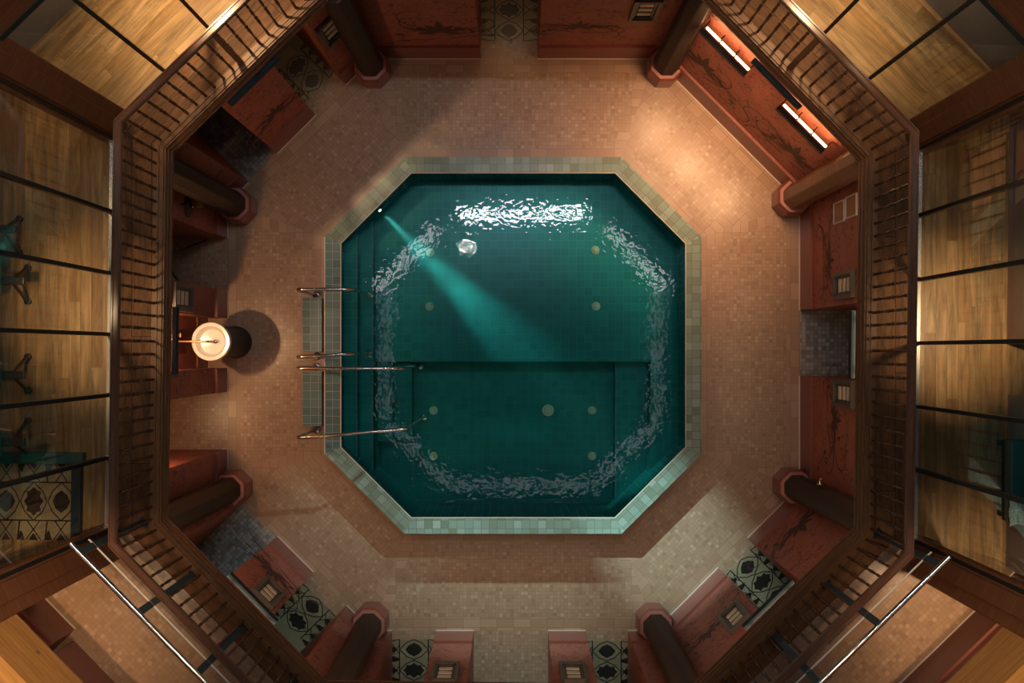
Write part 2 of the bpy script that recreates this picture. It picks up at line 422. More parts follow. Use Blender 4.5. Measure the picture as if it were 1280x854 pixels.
def motif(fr, n, s, z, sc, parent, seed=0, zmin=.5, mirror=True):
    rnd = random.Random(seed); mb = MB()
    for k in range(7):
        a = PI / 2 + (k - 3) * .62; leaf(mb, fr, n - .0015 * (1 + k % 2), s, z, a, sc * (.42 if k % 2 else .30), sc * .05)
    for sg in ((-1, 1) if mirror else (1,)):
        for k in range(3):
            z0 = z + sc * (.05 - .17 * k)
            curl(mb, fr, n - .002, s + sg * sc * .08, z0, (0 if sg > 0 else PI) + sg * rnd.uniform(-.2, .6), sc * rnd.uniform(.55, .8), sg * rnd.choice((1, -1)) * rnd.uniform(.9, 1.2))
            leaf(mb, fr, n - .001, s + sg * sc * (.3 + .12 * k), z0 + sc * rnd.uniform(-.1, .15), rnd.uniform(0, PI * 2), sc * .17, sc * .035)
    for v in mb.v:
        if v.z < zmin: v.z = zmin
    return mb.build('painted_ornament', M['motif'], parent)

# ------------------------------------------------------------------ ground floor walls
WD, ZW = .95, 2.895
def wall_block(side, s0, s1, dn=0.0, depth=WD, mat='red', dado_h=.42, motifs=(), line=True, pl=.035):
    fr = G(side); a, h = side_dims(GA, GH, side); n0 = a + dn
    def poly(nf, nb):
        e0 = (nf - a) * T22 if s0 <= -h + .02 else 0; e1 = (nf - a) * T22 if s1 >= h - .02 else 0
        f0 = (nb - a) * T22 if s0 <= -h + .02 else 0; f1 = (nb - a) * T22 if s1 >= h - .02 else 0
        return [fr(s0 - e0, nf, 0), fr(s1 + e1, nf, 0), fr(s1 + f1, nb, 0), fr(s0 - f0, nb, 0)]
    mb = MB(); mb.prism(poly(n0 + pl, a + depth), 0, ZW, 0, fr.a + PI / 2)
    w = struct(mb.build('wall_' + side, M[mat]))
    if dado_h:
        mb = MB(); mb.prism(poly(n0, n0 + pl - .001), 0, dado_h, 0, fr.a + PI / 2); mb.build('dado', M['dado'], w)
    if line:
        mb = MB(); mb.prism(poly(n0 - .014, n0 - .001), 0, .008, 0, fr.a); mb.build('base_trim', M['trim'], w)
    for k, (s, z, sc) in enumerate(motifs): motif(fr, n0 + pl - .002, s, z, sc, w, seed=int(abs(s) * 100) + ANG[side] + k)
    return w

h_c, h_d = GH, side_dims(GA, GH, 'northeast')[1]
wall_block('north', .41, h_c, motifs=[(.85, .95, .95)])
wall_block('north', -h_c, -.30, motifs=[(-.75, 1.1, .6)])
wall_block('northeast', -h_d, h_d, motifs=[(.72, .95, .85), (-.72, 1.0, .85)])
wall_block('east', .43, h_c, motifs=[(.95, 1.0, .6)])
wall_block('east', -h_c, -.39, motifs=[(-.85, 1.2, .7)])
wall_block('southeast', -h_d, -.16, motifs=[(-.75, 1.3, .6)])
wall_block('southeast', .36, h_d, motifs=[(.85, .9, .85)])
wall_block('south', -h_c, -1.52, dn=0)
wall_block('south', -.97, -.50)
wall_block('south', .43, .90)
wall_block('south', 1.43, h_c)
wall_block('southwest', -h_d, -1.0)
wall_block('southwest', -.39, .24, motifs=[(-.12, .95, .8)])
wall_block('southwest', .83, h_d)
wall_block('northwest', -h_d, -.82)
wall_block('northwest', -.28, .40, motifs=[(.06, 1.0, .6)])
wall_block('northwest', .91, h_d)
wall_block('west', -h_c, -1.33)
wall_block('west', -.68, -.33)
wall_block('west', -.33, .29, dn=.24, depth=.95, mat='redplain', dado_h=.4, line=False, pl=.02)
wall_block('west', .29, .59)
wall_block('west', 1.31, h_c)
# outer walls that close the ground-floor corridor and the storeys above
o_in = octagon(GC, GA, GH, 2.95); o_out = octagon(GC, GA, GH, 3.15)
for k, s in enumerate(SIDES):
    j = (k + 1) % 8; mb = MB()
    mb.prism([o_in[k], o_in[j], o_out[j], o_out[k]], 0, 13.2, 0, 0); struct(mb.build('wall_' + s, M['brownwall']))

# fixtures on the NE wall: two linear lamps
M['lamp_glow'] = emit('warm_lamp_tube', (1.0, .50, .22), 46)
frne = G('northeast'); a_ne = side_dims(GA, GH, 'northeast')[0]
def wall_lamp(s, label):
    t = thing('wall_lamp', label, 'wall lamp', frne(s, a_ne, 2.16), frne.a)   # local x = outward, y = along
    ln = .66
    mb = MB(); mb.box((-.125, 0, .0), (.05, ln, .06))
    for q in (-.5, -.17, .17, .5): mb.box((-.05, q * (ln - .02), -.01), (.14, .012, .025))
    mb.build('housing', M['black'], t)
    for k in range(3):
        mb = MB(); y0 = -ln / 2 + .012 + k * (ln - .024) / 3; y1 = y0 + (ln - .024) / 3 - .02
        mb.tube([(-.06, y0, .0), (-.06, y1, .0)], .012, 10); mb.build('tube', M['lamp_glow'], t, smooth=True)
    return t
wall_lamp(.60, 'linear orange-glowing wall lamp on the diagonal red wall, upper left of the two')
wall_lamp(-.53, 'linear orange-glowing wall lamp on the diagonal red wall, lower right of the two')

# ------------------------------------------------------------------ columns
def make_column(name='column'):
    t = thing(name, '', 'column')
    mb = MB(); mb.lathe([(.225, 0), (.225, .30), (.205, .345)], seg=8, phase=PI / 8); mb.build('plinth', M['dado'], t, bevel=.008)
    mb = MB(); mb.lathe([(.206, .345), (.206, .358), (.17, .36)], seg=8, phase=PI / 8); mb.build('plinth_rim', M['pink'], t)
    mb = MB(); mb.lathe([(.168, .35), (.16, .6), (.155, 2.88)], seg=8, phase=PI / 8); mb.build('shaft', M['darkwood'], t, bevel=.012)
    return t
col0 = make_column()
cols = [((-1.74, 3.48), 'near-black wooden column on a red octagonal base, left of the red wall at the top edge', 0),
        ((1.86, 3.49), 'dark wooden column on a red octagonal base between the top wall and the wall with orange lamps', 0),
        ((3.43, 1.87), 'lit brown wooden column on a red base, just below the lower orange wall lamp', 1),
        ((3.44, -1.67), 'dark wooden column on a red base by the lower right wall, with a small brass hook', 0),
        ((1.73, -3.36), 'charcoal wooden column on a red base at the bottom, right of the two red wall piers', 0),
        ((-1.76, -3.35), 'charcoal wooden column on a red base at the bottom, left of the two red wall piers', 0),
        ((-3.47, -1.70), 'dark wooden column on a red base at lower left, below the wall pier with a bright niche', 0),
        ((-3.41, 1.78), 'near-black wooden column on a red base at upper left, beside the round black wall gong', 0)]
for i, ((x, y), lab, warm) in enumerate(cols):
    c = col0 if i == 0 else copy_tree(col0)
    c.location = (x, y, 0); tag(c, lab, 'column', 'columns around the pool')
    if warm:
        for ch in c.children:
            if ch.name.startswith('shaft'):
                ch.data = ch.data.copy(); ch.data.materials[0] = M['litcol']

# ------------------------------------------------------------------ louvred vents
def make_vent():
    t = thing('wall_vent', '', 'vent')             # local x outward from the wall, y along it
    W, H = .30, .62
    mb = MB()
    for sg in (-1, 1):
        mb.box((-.02, sg * (W / 2 - .02), 0), (.05, .04, H)); mb.box((-.02, 0, sg * (H / 2 - .02)), (.05, W, .04))
        mb.box((-.008, sg * (W / 2 - .052), 0), (.024, .024, H - .08)); mb.box((-.008, 0, sg * (H / 2 - .06)), (.024, W - .1, .04))
    mb.build('frame', M['vent'], t)
    mb = MB(); mb.box((-.001, 0, 0), (.012, W - .02, H - .02)); mb.build('backing', M['black'], t)
    for k in (-1, 0, 1):
        mb = MB(); mb.box((-.014, 0, k * .135), (.014, .15, .078)); mb.build('louvre', M['slot'], t, bevel=.004)
    return t
vent0 = make_vent()
vents = [('east', .64, 1.60, 'grey vent with three ivory slots on the right-hand red wall above the grey doorway'),
         ('east', -.54, 1.60, 'grey vent with three ivory slots on the right-hand red wall below the grey doorway'),
         ('north', -1.42, 1.72, 'grey vent with three ivory slots at the top edge beside the dark column'),
         ('northwest', -1.0, 1.68, 'dark vent with three ivory slots on the upper left wall next to the near-black column'),
         ('west', -.50, 1.62, 'dim vent with three grey slots on the left pier just above the lit wash basin'),
         ('southwest', .03, 1.60, 'dark vent with three ivory slots on the lower left red pier beside a patterned doorway'),
         ('south', -.75, 1.55, 'vent with three ivory slots on the left of the two red piers at the bottom'),
         ('south', .655, 1.55, 'vent with three ivory slots on the right of the two red piers at the bottom'),
         ('southeast', -.40, 1.60, 'dark vent with three ivory slots on the lower right red wall beside a patterned doorway')]
for i, (side, s, z, lab) in enumerate(vents):
    v = vent0 if i == 0 else copy_tree(vent0)
    fr = G(side); a, _ = side_dims(GA, GH, side)
    v.location = fr(s, a + .035, z); v.rotation_euler = (0, 0, fr.a); tag(v, lab, 'vent', 'louvred vents on the red walls')

# ------------------------------------------------------------------ small wall things
fe = G('east')
for k, (s, z, lab) in enumerate(((1.46, 1.43, 'ochre notice in a white frame, the lower of a pair, on the right red wall'), (1.47, 1.83, 'ochre notice in a white frame, the upper of a pair, on the right red wall'))):
    t = thing('wall_notice', lab, 'notice', fe(s, GA + .035, z), fe.a, 'framed notices on the right wall')
    mb = MB()
    for sg in (-1, 1): mb.box((-.012, sg * .112, 0), (.022, .012, .34)); mb.box((-.012, 0, sg * .166), (.022, .23, .012))
    mb.build('frame', M['paper'], t)
    mb = MB(); mb.box((-.006, 0, 0), (.01, .214, .322)); mb.build('panel', M['orange'], t)
fw = G('west')
t = thing('wall_gong', 'round black disc on the red wall at upper left beside the near-black column', 'gong', fw(-1.52, GA + .035, 1.42), fw.a)
mb = MB(); prof = [(.0, .055), (.02, .055), (.03, .04), (.09, .03), (.115, .02), (.12, .0)]
RX = Matrix.Rotation(-PI / 2, 3, 'Y')
mb.lathe(prof[::-1], seg=24, cap=False); mb.v = [RX @ v for v in mb.v]; mb.build('disc', M['black'], t, smooth=True)
mb = MB(); mb.lathe([(.016, .05), (.016, .06), (.0, .066)], seg=12); mb.v = [RX @ v for v in mb.v]; mb.build('boss', M['steel'], t, smooth=True)
mb = MB(); mb.bar((-.01, 0, .2), (-.01, 0, .1), .02, .02); mb.build('hanger', M['black'], t)
mb = MB(); p = fw(-1.60, GA + .008, 1.08); mb.box((0, 0, 0), (.05, .075, .10)); mb.box((-.03, 0, 0), (.012, .045, .06))
o = mb.build('wall_box', M['yellow'], bevel=.006); o.location = p; o.rotation_euler = (0, 0, fw.a); tag(o, 'small yellow box on the red wall between the black disc and the dark column', 'box')
# brass hook on the SE column
t = thing('coat_hook', 'small brass hook on the dark column at lower right', 'hook', (3.44, -1.515, 1.25))
mb = MB(); mb.box((0, .004, .0), (.05, .014, .08)); mb.build('plate', M['brass'], t, bevel=.004)
mb = MB(); mb.tube([(0, .01, .02), (0, .05, .01), (0, .07, .03), (0, .075, .06)], .01, 8); mb.build('prong', M['brass'], t, smooth=True)
# tripod stand in the west passage
t = thing('tripod_stand', 'black tripod stand in the shadowy doorway on the left, half under the balcony', 'stand', (-3.93, 1.04, 0))
ap = Vector((-3.93, 1.04, 1.3))
for foot in ((-3.845, 1.375, 0.012), (-4.15, .80, .012), (-4.28, 1.1, .012)):
    mb = MB(); mb.tube([ap, Vector(foot)], .014, 8); mb.build('leg', M['black'], t, origin=t.location)
mb = MB(); mb.tube([ap + Vector((0, 0, -.05)), ap + Vector((0, 0, .5))], .016, 8); mb.tube([ap, ap + Vector((.07, -.02, -.01))], .022, 8); mb.build('clamp', M['black'], t, origin=t.location)
# dark steel bars under the gallery edge
for side, s, lab in (('west', 0.05, 'dark blue steel bar under the balcony edge beside the lit wash basin'), ('east', 0.0, 'dark blue steel bar under the balcony edge before the grey doorway at right'),
                     ('northwest', 0.05, 'dark blue steel bar under the balcony edge at upper left above a red wall'), ('northeast', 0.0, 'dark blue steel bar under the balcony edge between the two orange lamps'),
                     ('southwest', 0.03, 'dark blue steel bar under the balcony edge at lower left over a red pier'), ('southeast', -.02, 'dark blue steel bar under the balcony edge at lower right over a patterned doorway')):
    fr = U(side); a, _ = side_dims(UA, UH, side)
    t = thing('steel_bar', lab, 'steel bar', fr(s, a, 2.76), fr.a, 'steel bars under the balcony edge')
    mb = MB(); mb.box((-.012, 0, .02), (.045, .66, .075)); mb.build('body', M['navy'], t, bevel=.006)
    for sg in (-1, 1): mb = MB(); mb.box((.05, sg * .25, .085), (.05, .03, .09)); mb.build('bracket', M['black'], t)

# ------------------------------------------------------------------ wash basin in the west alcove
bx, by = -3.47, .10
t = thing('wash_basin', 'round white basin glowing under warm light on a dark drum pedestal, left wall', 'basin', (bx, by, 0))
mb = MB(); mb.lathe([(.20, 0), (.20, .04), (.19, .06), (.185, .86), (.19, .93)], seg=40); mb.build('pedestal', M['black'], t, smooth=True)
mb = MB(); mb.lathe([(.10, .932), (.215, .95), (.222, 1.0), (.222, 1.04), (.215, 1.05), (.178, 1.05), (.172, 1.04), (.165, 1.01), (.14, .975), (.06, .962), (.0, .96)], seg=48); mb.build('bowl', M['white'], t, smooth=True)
mb = MB(); mb.lathe([(.022, .962), (.022, .972), (.012, .976), (0, .976)], c=(.03, 0, 0), seg=16); mb.build('drain', M['steel'], t, smooth=True)
t = thing('wall_tap', 'brass wall tap reaching over the lit white basin', 'tap', (-3.80, by, 1.25))
mb = MB(); mb.box((-.006, 0, 0), (.03, .21, .16)); mb.build('plate', M['brass'], t, bevel=.008)
mb = MB(); mb.tube([(0, 0, 0), (.28, 0, .0), (.335, 0, -.01), (.35, 0, -.05)], .012, 10); mb.build('spout', M['brass'], t, smooth=True)
mb = MB(); mb.tube([(0, .07, .0), (.05, .07, .0)], .014, 10); mb.tube([(.05, .045, 0), (.05, .095, 0)], .011, 8); mb.build('handle', M['brass'], t, smooth=True)

# ------------------------------------------------------------------ swimming pool
ZWAT = .30
pool = thing('swimming_pool', 'raised octagonal pool of teal water with a pale tiled coping', 'pool', (0, 0, 0))
po = octagon(POOLC, PA, PH); pi_ = octagon(POOLC, PA, PH, -.195)
mb = MB()
for k, s in enumerate(SIDES):
    j = (k + 1) % 8; an = math.radians(ANG[s]) + PI / 2; ms = 1 if s == 'west' else 0
    mb.face([zset(pi_[k], ZP), zset(po[k], ZP), zset(po[j], ZP), zset(pi_[j], ZP)], ms, an)
    mb.face([zset(po[k], ZP - .03), zset(po[j], ZP - .03), zset(po[j], ZP), zset(po[k], ZP)], ms, an)
    mb.face([zset(pi_[j], ZP - .06), zset(pi_[k], ZP - .06), zset(pi_[k], ZP), zset(pi_[j], ZP)], ms, an)
mb.build('coping', [M['coping'], M['tealstep']], pool)
mb = MB()
ow = octagon(POOLC, PA, PH, -.03)
for k, s in enumerate(SIDES):
    j = (k + 1) % 8; an = math.radians(ANG[s]) + PI / 2
    mb.face([zset(ow[k], 0), zset(ow[j], 0), zset(ow[j], ZP - .03), zset(ow[k], ZP - .03)], 0, an)
    mb.face([zset(ow[k], ZP - .03), zset(ow[j], ZP - .03), zset(po[j], ZP - .03), zset(po[k], ZP - .03)], 0, an)
mb.build('outer_wall', M['dado'], pool)
mb = MB()                                            # bright edge line of the west coping
for q in (po, pi_):
    mb.bar(zset(q[4], ZP + .003), zset(q[5], ZP + .003), .014, .008)
mb.build('edge_strip', M['trim'], pool)
mb = MB()                                            # thin pale nosing at the waterline
for k in range(8):
    if k == 4: continue
    j = (k + 1) % 8; mb.bar(zset(pi_[k], ZP + .002), zset(pi_[j], ZP + .002), .010, .006)
mb.build('nosing', M['trim'], pool)
# basin: walls, shallow floor with the deep pit cut out of it
ZS, ZD = -.22, -.78
X0, X1 = -1.755, 1.74                               # pit in x
YN, YS = -.145, None
mb = MB()
for k, s in enumerate(SIDES):
    j = (k + 1) % 8; an = math.radians(ANG[s]) + PI / 2
    mb.face([zset(pi_[j], ZD), zset(pi_[k], ZD), zset(pi_[k], ZP - .05), zset(pi_[j], ZP - .05)], 0, an)
mb.build('basin_wall', M['teal'], pool)
ai = PA - .195; hi_ = PH - .195 * T22
yS = POOLC.y - ai; yN = POOLC.y + ai; xE = POOLC.x + ai; xW = POOLC.x - ai; di = (ai + hi_)
def x_on_diag_s(y): return di + (y - POOLC.y)        # |x - cx| on the southern diagonals at y
def y_on_diag_s(x): return POOLC.y - (di - abs(x - POOLC.x))
XW1, XW2 = -1.935, -1.765                            # west steps
mb = MB()                                            # shallow floor north of the pit, bench east of it
def fz(pts, z, m=0): mb.face([(x, y, z) for x, y in pts], m, 0)
north_poly = [(XW2, YN), (xE, YN), (xE, POOLC.y + hi_), (POOLC.x + hi_, yN), (POOLC.x - hi_, yN), (XW2, POOLC.y + di - abs(XW2 - POOLC.x))]
fz(north_poly, ZS)
fz([(X1, y_on_diag_s(X1)), (xE, POOLC.y - hi_), (xE, YN), (X1, YN)], ZS)
mb.build('shallow_floor', M['teal'], pool)
mb = MB()
fz([(X0, y_on_diag_s(X0)), (POOLC.x - hi_, yS), (POOLC.x + hi_, yS), (X1, y_on_diag_s(X1)), (X1, YN), (X0, YN)], ZD)
mb.build('deep_floor', M['teal'], pool)
mb = MB()                                            # sides of the pit
mb.face([(X0, YN, ZD), (X1, YN, ZD), (X1, YN, ZS), (X0, YN, ZS)], 0)
mb.face([(X1, YN, ZD), (X1, y_on_diag_s(X1), ZD), (X1, y_on_diag_s(X1), ZS), (X1, YN, ZS)], 0)
mb.face([(X0, y_on_diag_s(X0), ZD), (X0, YN, ZD), (X0, YN, ZS), (X0, y_on_diag_s(X0), ZS)], 0)
mb.build('pit_wall', M['teal'], pool)
for x0, x1, z in ((xW, XW1, .12), (XW1, XW2, -.06)):
    mb = MB()
    def yy(x, sg): return POOLC.y + sg * min(hi_, di - abs(x - POOLC.x)) if abs(x - POOLC.x) >= ai - 1e-6 else POOLC.y + sg * (di - abs(x - POOLC.x))
    mb.prism([(x0, yy(x0, -1)), (x1, yy(x1, -1)), (x1, yy(x1, 1)), (x0, yy(x0, 1))], ZD, z); st = mb.build('entry_step', M['teal'], pool)
    mb = MB(); mb.bar((x1 - .008, yy(x1, -1) + .02, z + .002), (x1 - .008, yy(x1, 1) - .02, z + .002), .012, .006); mb.build('edge_line', M['tealstep'], st)
for x0, x1, z in ((X0, -1.56, -.38), (-1.56, -1.33, -.55)):
    mb = MB(); mb.prism([(x0, -1.17), (x1, -1.17), (x1, YN - .02), (x0, YN - .02)], ZD, z); mb.build('entry_step', M['teal'], pool)
mb = MB(); mb.prism([(1.32, y_on_diag_s(X1) - .42), (X1, y_on_diag_s(X1)), (X1, YN), (1.32, YN)], ZD, -.52); be = mb.build('bench', M['teal'], pool)
mb = MB(); mb.bar((1.33, y_on_diag_s(X1) - .40, -.517), (1.33, YN - .02, -.517), .012, .006); mb.build('edge_line', M['tealstep'], be)
mb = MB(); mb.bar((-1.33, yS + .22, ZD + .003), (-1.33, -1.18, ZD + .003), .014, .006)
mb.bar((-1.33, yS + .05, ZD + .003), (1.33, yS + .05, ZD + .003), .012, .006); mb.build('floor_line', M['tealstep'], pool)
mb = MB(); mb.face([zset(p, ZWAT) for p in octagon(POOLC, PA, PH, -.197)], 0); mb.build('water', M['water'], pool)

m_, nt_, b_, out_ = newmat('water_body'); nt_.nodes.remove(b_)
vs_ = N(nt_, 'ShaderNodeVolumeScatter'); vs_.inputs['Color'].default_value = (.25, .95, .90, 1); vs_.inputs['Density'].default_value = .10
L(nt_, vs_.outputs[0], out_.inputs['Volume'])
mb = MB(); mb.prism(octagon(POOLC, PA, PH, -.2), ZD + .003, ZWAT - .004); mb.build('water_body', m_, pool)

# round metal fittings on the pool floor
def make_fitting(r):
    t = thing('floor_inlet', '', 'inlet')
    mb = MB(); mb.lathe([(r, 0), (r, .012), (r * .8, .02), (r * .62, .018)], seg=24, cap=False); mb.build('ring', M['inlet'], t, smooth=True)
    mb = MB(); mb.lathe([(r * .6, .004), (r * .6, .024), (r * .35, .034), (0, .036)], seg=20); mb.build('cap', M['inlet'], t, smooth=True)
    return t
fit0 = make_fitting(.055)
fits = [(538, 316, ZS, 'round metal inlet on the shallow floor inside the light beam'),
        (744, 313, ZS, 'round metal inlet on the shallow floor near the upper right reflections'), (537, 383, ZS, 'round metal inlet on the shallow floor left of the pool centre'),
        (745, 383, ZS, 'round metal inlet on the shallow floor right of the pool centre'), (542, 513, ZD, 'round metal inlet in the deep pit just right of the sunken steps'),
        (542, 570, ZD, 'round metal inlet in the deep pit, lower left of the four'), (740, 513, ZD, 'round metal inlet in the deep pit beside the big one, near the bench'),
        (740, 570, ZD, 'round metal inlet in the deep pit, lower right of the four')]
for i, (u, v, z, lab) in enumerate(fits):
    c = fit0 if i == 0 else copy_tree(fit0)
    c.location = P(u, v, z); tag(c, lab, 'inlet', 'round inlets on the pool floor')
big = make_fitting(.078); big.location = P(685, 513, ZD); big.name = 'floor_drain'; tag(big, 'large round metal drain in the middle of the deep pit', 'drain')
t = thing('underwater_lamp', 'small bright lamp under water on the upper left pool wall', 'lamp', P(475, 263, .2))
M['uw'] = emit('underwater_glow', (.8, 1, .95), 9)
d = Vector((1, -1, 0)).normalized()
mb = MB(); mb.tube([-d * .05, d * .0], .045, 16); mb.build('housing', M['steel'], t, smooth=True)
mb = MB(); mb.tube([d * .0, d * .006], .018, 14); mb.build('lens', M['uw'], t)

# steel pool handrails
def pool_rail(y, x_out, x_in, z_in, label, dy=0.0):
    t = thing('pool_handrail', label, 'handrail', (x_out, y, 0), 0, 'steel handrails of the pool')
    zt = 1.18; pts = [(0, 0, 0), (0, 0, zt - .09), (.02, 0, zt - .03), (.08, 0, zt)]
    L_ = x_in - x_out
    pts += [(L_ - .10, dy * .9, zt), (L_ - .03, dy * .97, zt - .03), (L_, dy, zt - .10), (L_, dy, z_in)]
    mb = MB(); mb.tube(pts, .019, 10); mb.build('tube', M['steel'], t, smooth=True)
    for x, yy_, z in ((0, 0, 0), (L_, dy, z_in)):
        mb = MB(); mb.lathe([(.05, z), (.05, z + .008), (.024, z + .022)], c=(x, yy_, 0), seg=18); mb.build('flange', M['steel'], t, smooth=True)
pool_rail(.69, -2.46, -1.81, -.06, 'steel handrail into the shallow pool, topmost of the four on the left')
pool_rail(-.075, -2.46, -1.81, -.06, 'steel handrail into the shallow pool, upper one of the close pair on the left', .035)
pool_rail(-.205, -2.46, -1.24, ZD, 'long steel handrail along the pit edge, lower one of the close pair on the left')
pool_rail(-.99, -2.46, -1.20, ZD, 'long steel handrail into the deep pit, lowest of the four on the left', .10)
for y0, y1, lab in ((.65, -.022, 'grey-teal tiled step block beside the pool between the upper two handrails'), (-.258, -.937, 'grey-teal tiled step block beside the pool between the lower two handrails')):
    t = thing('pool_step', lab, 'step', (-2.475, (y0 + y1) / 2, 0), 0, 'tiled steps outside the pool')
    mb = MB(); mb.prism([(-2.60, y1), (-2.36, y1), (-2.36, y0), (-2.60, y0)], .15, .19); mb.build('tread', M['tealstep'], t, origin=t.location)
    mb = MB(); mb.prism([(-2.595, y1 + .005), (-2.365, y1 + .005), (-2.365, y0 - .005), (-2.595, y0 - .005)], 0, .15); mb.build('riser', M['dado'], t, origin=t.location)

# ------------------------------------------------------------------ gallery: slab, kerb, floors
def uoct(d): return octagon(UC, UA, UH, d, UROT)
mb = MB()
r0, r1 = uoct(.02), uoct(3.05)
for k, s in enumerate(SIDES):
    j = (k + 1) % 8; mb.prism([r0[k], r0[j], r1[j], r1[k]], 2.90, ZF - .02, 0, math.radians(ANG[s]) + PI / 2)
struct(mb.build('ceiling', M['beam']))
open_sides = ('southwest', 'southeast', 'south')
for k, s in enumerate(SIDES):
    j = (k + 1) % 8; an = math.radians(ANG[s]) + PI / 2
    # kerb beam with mouldings
    mb = MB()
    for d0, d1, z0, z1 in ((0, .115, 2.895, ZF + .03), (-.012, .0, 2.90, 2.935), (-.01, .0, 2.98, 3.02), (.015, .035, ZF + .03, ZF + .045), (.06, .10, ZF + .03, ZF + .04)):
        q0, q1 = uoct(d0), uoct(d1); mb.prism([q0[k], q0[j], q1[j], q1[k]], z0, z1, 0, an)
    struct(mb.build('trim_%d' % (k + 1), M['beam']))
    q0, q1, q2, q3 = uoct(.115), uoct(.30 if s in open_sides else .52), uoct(1.28), uoct(3.0)
    mb = MB(); mb.prism([q0[k], q0[j], q1[j], q1[k]], ZF - .02, ZF, 0, an); struct(mb.build('floor', M['walk']))
    mb = MB()
    if s in open_sides: mb.prism([q1[k], q1[j], q3[j], q3[k]], ZF - .02, ZF, 0, an); struct(mb.build('floor', [M['mosaic']]))
    else: mb.prism([q1[k], q1[j], q3[j], q3[k]], ZF - .02, ZF, 0, an); struct(mb.build('floor', [M['plank']]))

# balustrades
bal_mesh = MB(); bal_mesh.lathe([(.014, 0), (.014, .10), (.008, .115), (.016, .15), (.009, .18), (.012, .30), (.017, .40), (.010, .46), (.008, .47), (.018, .49), (.008, .51), (.010, .53), (.016, .62), (.010, .74), (.008, .76), (.016, .78), (.008, .80), (.013, .82), (.013, .90)], seg=8)
proto = bal_mesh.build('baluster', M['balu'], smooth=True); bmesh_data = proto.data; bpy.data.objects.remove(proto)
ZR = ZF + .04 + .87
def balustrade(side, label, newel=False):
    fr = U(side); a, h = side_dims(UA, UH, side); dd = .088; a += dd; h += dd * T22
    root = thing('balustrade', label, 'balustrade', fr(0, a, ZF + .04), fr.a, 'wooden balustrades around the opening')  # local x outward, y along
    zl = ZR - (ZF + .04)
    def strip(mb, x0, x1, z0, z1):
        e0, e1 = x0 * T22, x1 * T22
        b = [(x0, -h - e0), (x1, -h - e1), (x1, h + e1), (x0, h + e0)]
        mb.prism(b, z0, z1, 0, PI / 2)
    mb = MB(); strip(mb, -.028, .028, zl, zl + .035); strip(mb, -.034, .034, zl + .035, zl + .052)
    hr = mb.build('handrail', M['rail'], root)
    mb = MB(); strip(mb, -.029, -.017, zl + .052, zl + .062); strip(mb, .017, .029, zl + .052, zl + .062); mb.build('moulding', M['rail'], hr)
    n = int(round(2 * h / .1185)); sp = 2 * h / n
    for i in range(n):
        y = -h + sp * (i + .5)
        b = bpy.data.objects.new('baluster', bmesh_data); COL.objects.link(b); b.parent = root; b.location = (0, y, 0); b.scale = (1, 1, zl / .90)
        b.modifiers.new('EdgeSplit', 'EDGE_SPLIT').split_angle = math.radians(50)
    for y in ([0.02] if newel else []):
        mb = MB(); mb.box((0, y, zl / 2), (.055, .055, zl)); mb.build('newel', M['beam'], root, bevel=.006)
balustrade('west', 'long brown wooden balustrade on the left, in front of the plank-floored gym')
balustrade('east', 'long brown wooden balustrade on the right, in front of the plank-floored corridor')
balustrade('northwest', 'diagonal brown balustrade at upper left with thin dark balusters under bright oak planks', True)
balustrade('northeast', 'diagonal balustrade at upper right whose balusters catch golden light above the orange lamps', True)
balustrade('southwest', 'diagonal wooden balustrade at lower left in front of a mosaic landing and a chrome rail')
balustrade('southeast', 'diagonal wooden balustrade at lower right in front of a mosaic landing and a chrome rail')

# chrome guard rails behind the two lower balustrades
def guard(side, ss, s_end0, s_end1, label, z_top=4.47):
    fr = U(side); a, h = side_dims(UA, UH, side); n = a + .125
    root = thing('guard_rail', label, 'railing', fr(0, n, ZF), fr.a, 'chrome guard rails')
    for s in ss:
        mb = MB(); mb.box((0, s, (z_top - ZF) / 2 - .015), (.014, .062, z_top - ZF - .03)); p = mb.build('post', M['slate'], root, bevel=.003)
        mb = MB(); mb.box((0, s, .006), (.05, .11, .012)); mb.build('foot_plate', M['navy'], p)
    mb = MB(); mb.tube([(0, s_end0, z_top - ZF), (0, s_end1, z_top - ZF)], .022, 12); mb.build('top_rail', M['chrome'], root, smooth=True)
    mb = MB(); mb.tube([(.0, s_end0 + (.03 if s_end0 < s_end1 else -.03), 4.17 - ZF), (.0, s_end1, 4.17 - ZF)], .008, 8); mb.build('lower_rail', M['railwhite'], root, smooth=True)
guard('southwest', (-1.20, -.52, .16, .84), -1.30, 1.25, 'chrome-topped guard rail on slate flat posts at lower left')
guard('southeast', (1.18, .50, -.18, -.86), 1.28, -1.25, 'chrome-topped guard rail on slate flat posts at lower right')

# corner posts of the upper storey
def corner_post(side_a, side_b, corner, label, mat='post'):
    q = uoct(.43)[corner]; o = (q - UC); o.z = 0; ang = math.atan2(o.y, o.x); o.normalize(); t = Vector((-o.y, o.x, 0))
    root = thing('timber_post', label, 'post', zset(q, ZF), ang, 'timber posts of the upper storey')
    mb = MB(); mb.box((.16, 0, 1.45), (.32, .36, 2.9)); mb.build('shaft', M[mat], root, bevel=.012)
    mb = MB(); mb.box((-.018, 0, 1.45), (.034, .15, 2.9)); mb.build('face_board', M[mat], root, bevel=.008)
    return root
corner_post('west', 'northwest', 4, 'dark brown timber corner post at upper left between two glazed rooms')
corner_post('northeast', 'east', 1, 'dark brown timber corner post at upper right between two glazed rooms')
corner_post('west', 'southwest', 5, 'timber corner post at lower left with a warmly lit lower face')
corner_post('southeast', 'east', 0, 'dark red-brown timber corner post at lower right beside the lit mosaic landing')
corner_post('north', 'northwest', 3, 'x'); corner_post('north', 'northeast', 2, 'x')
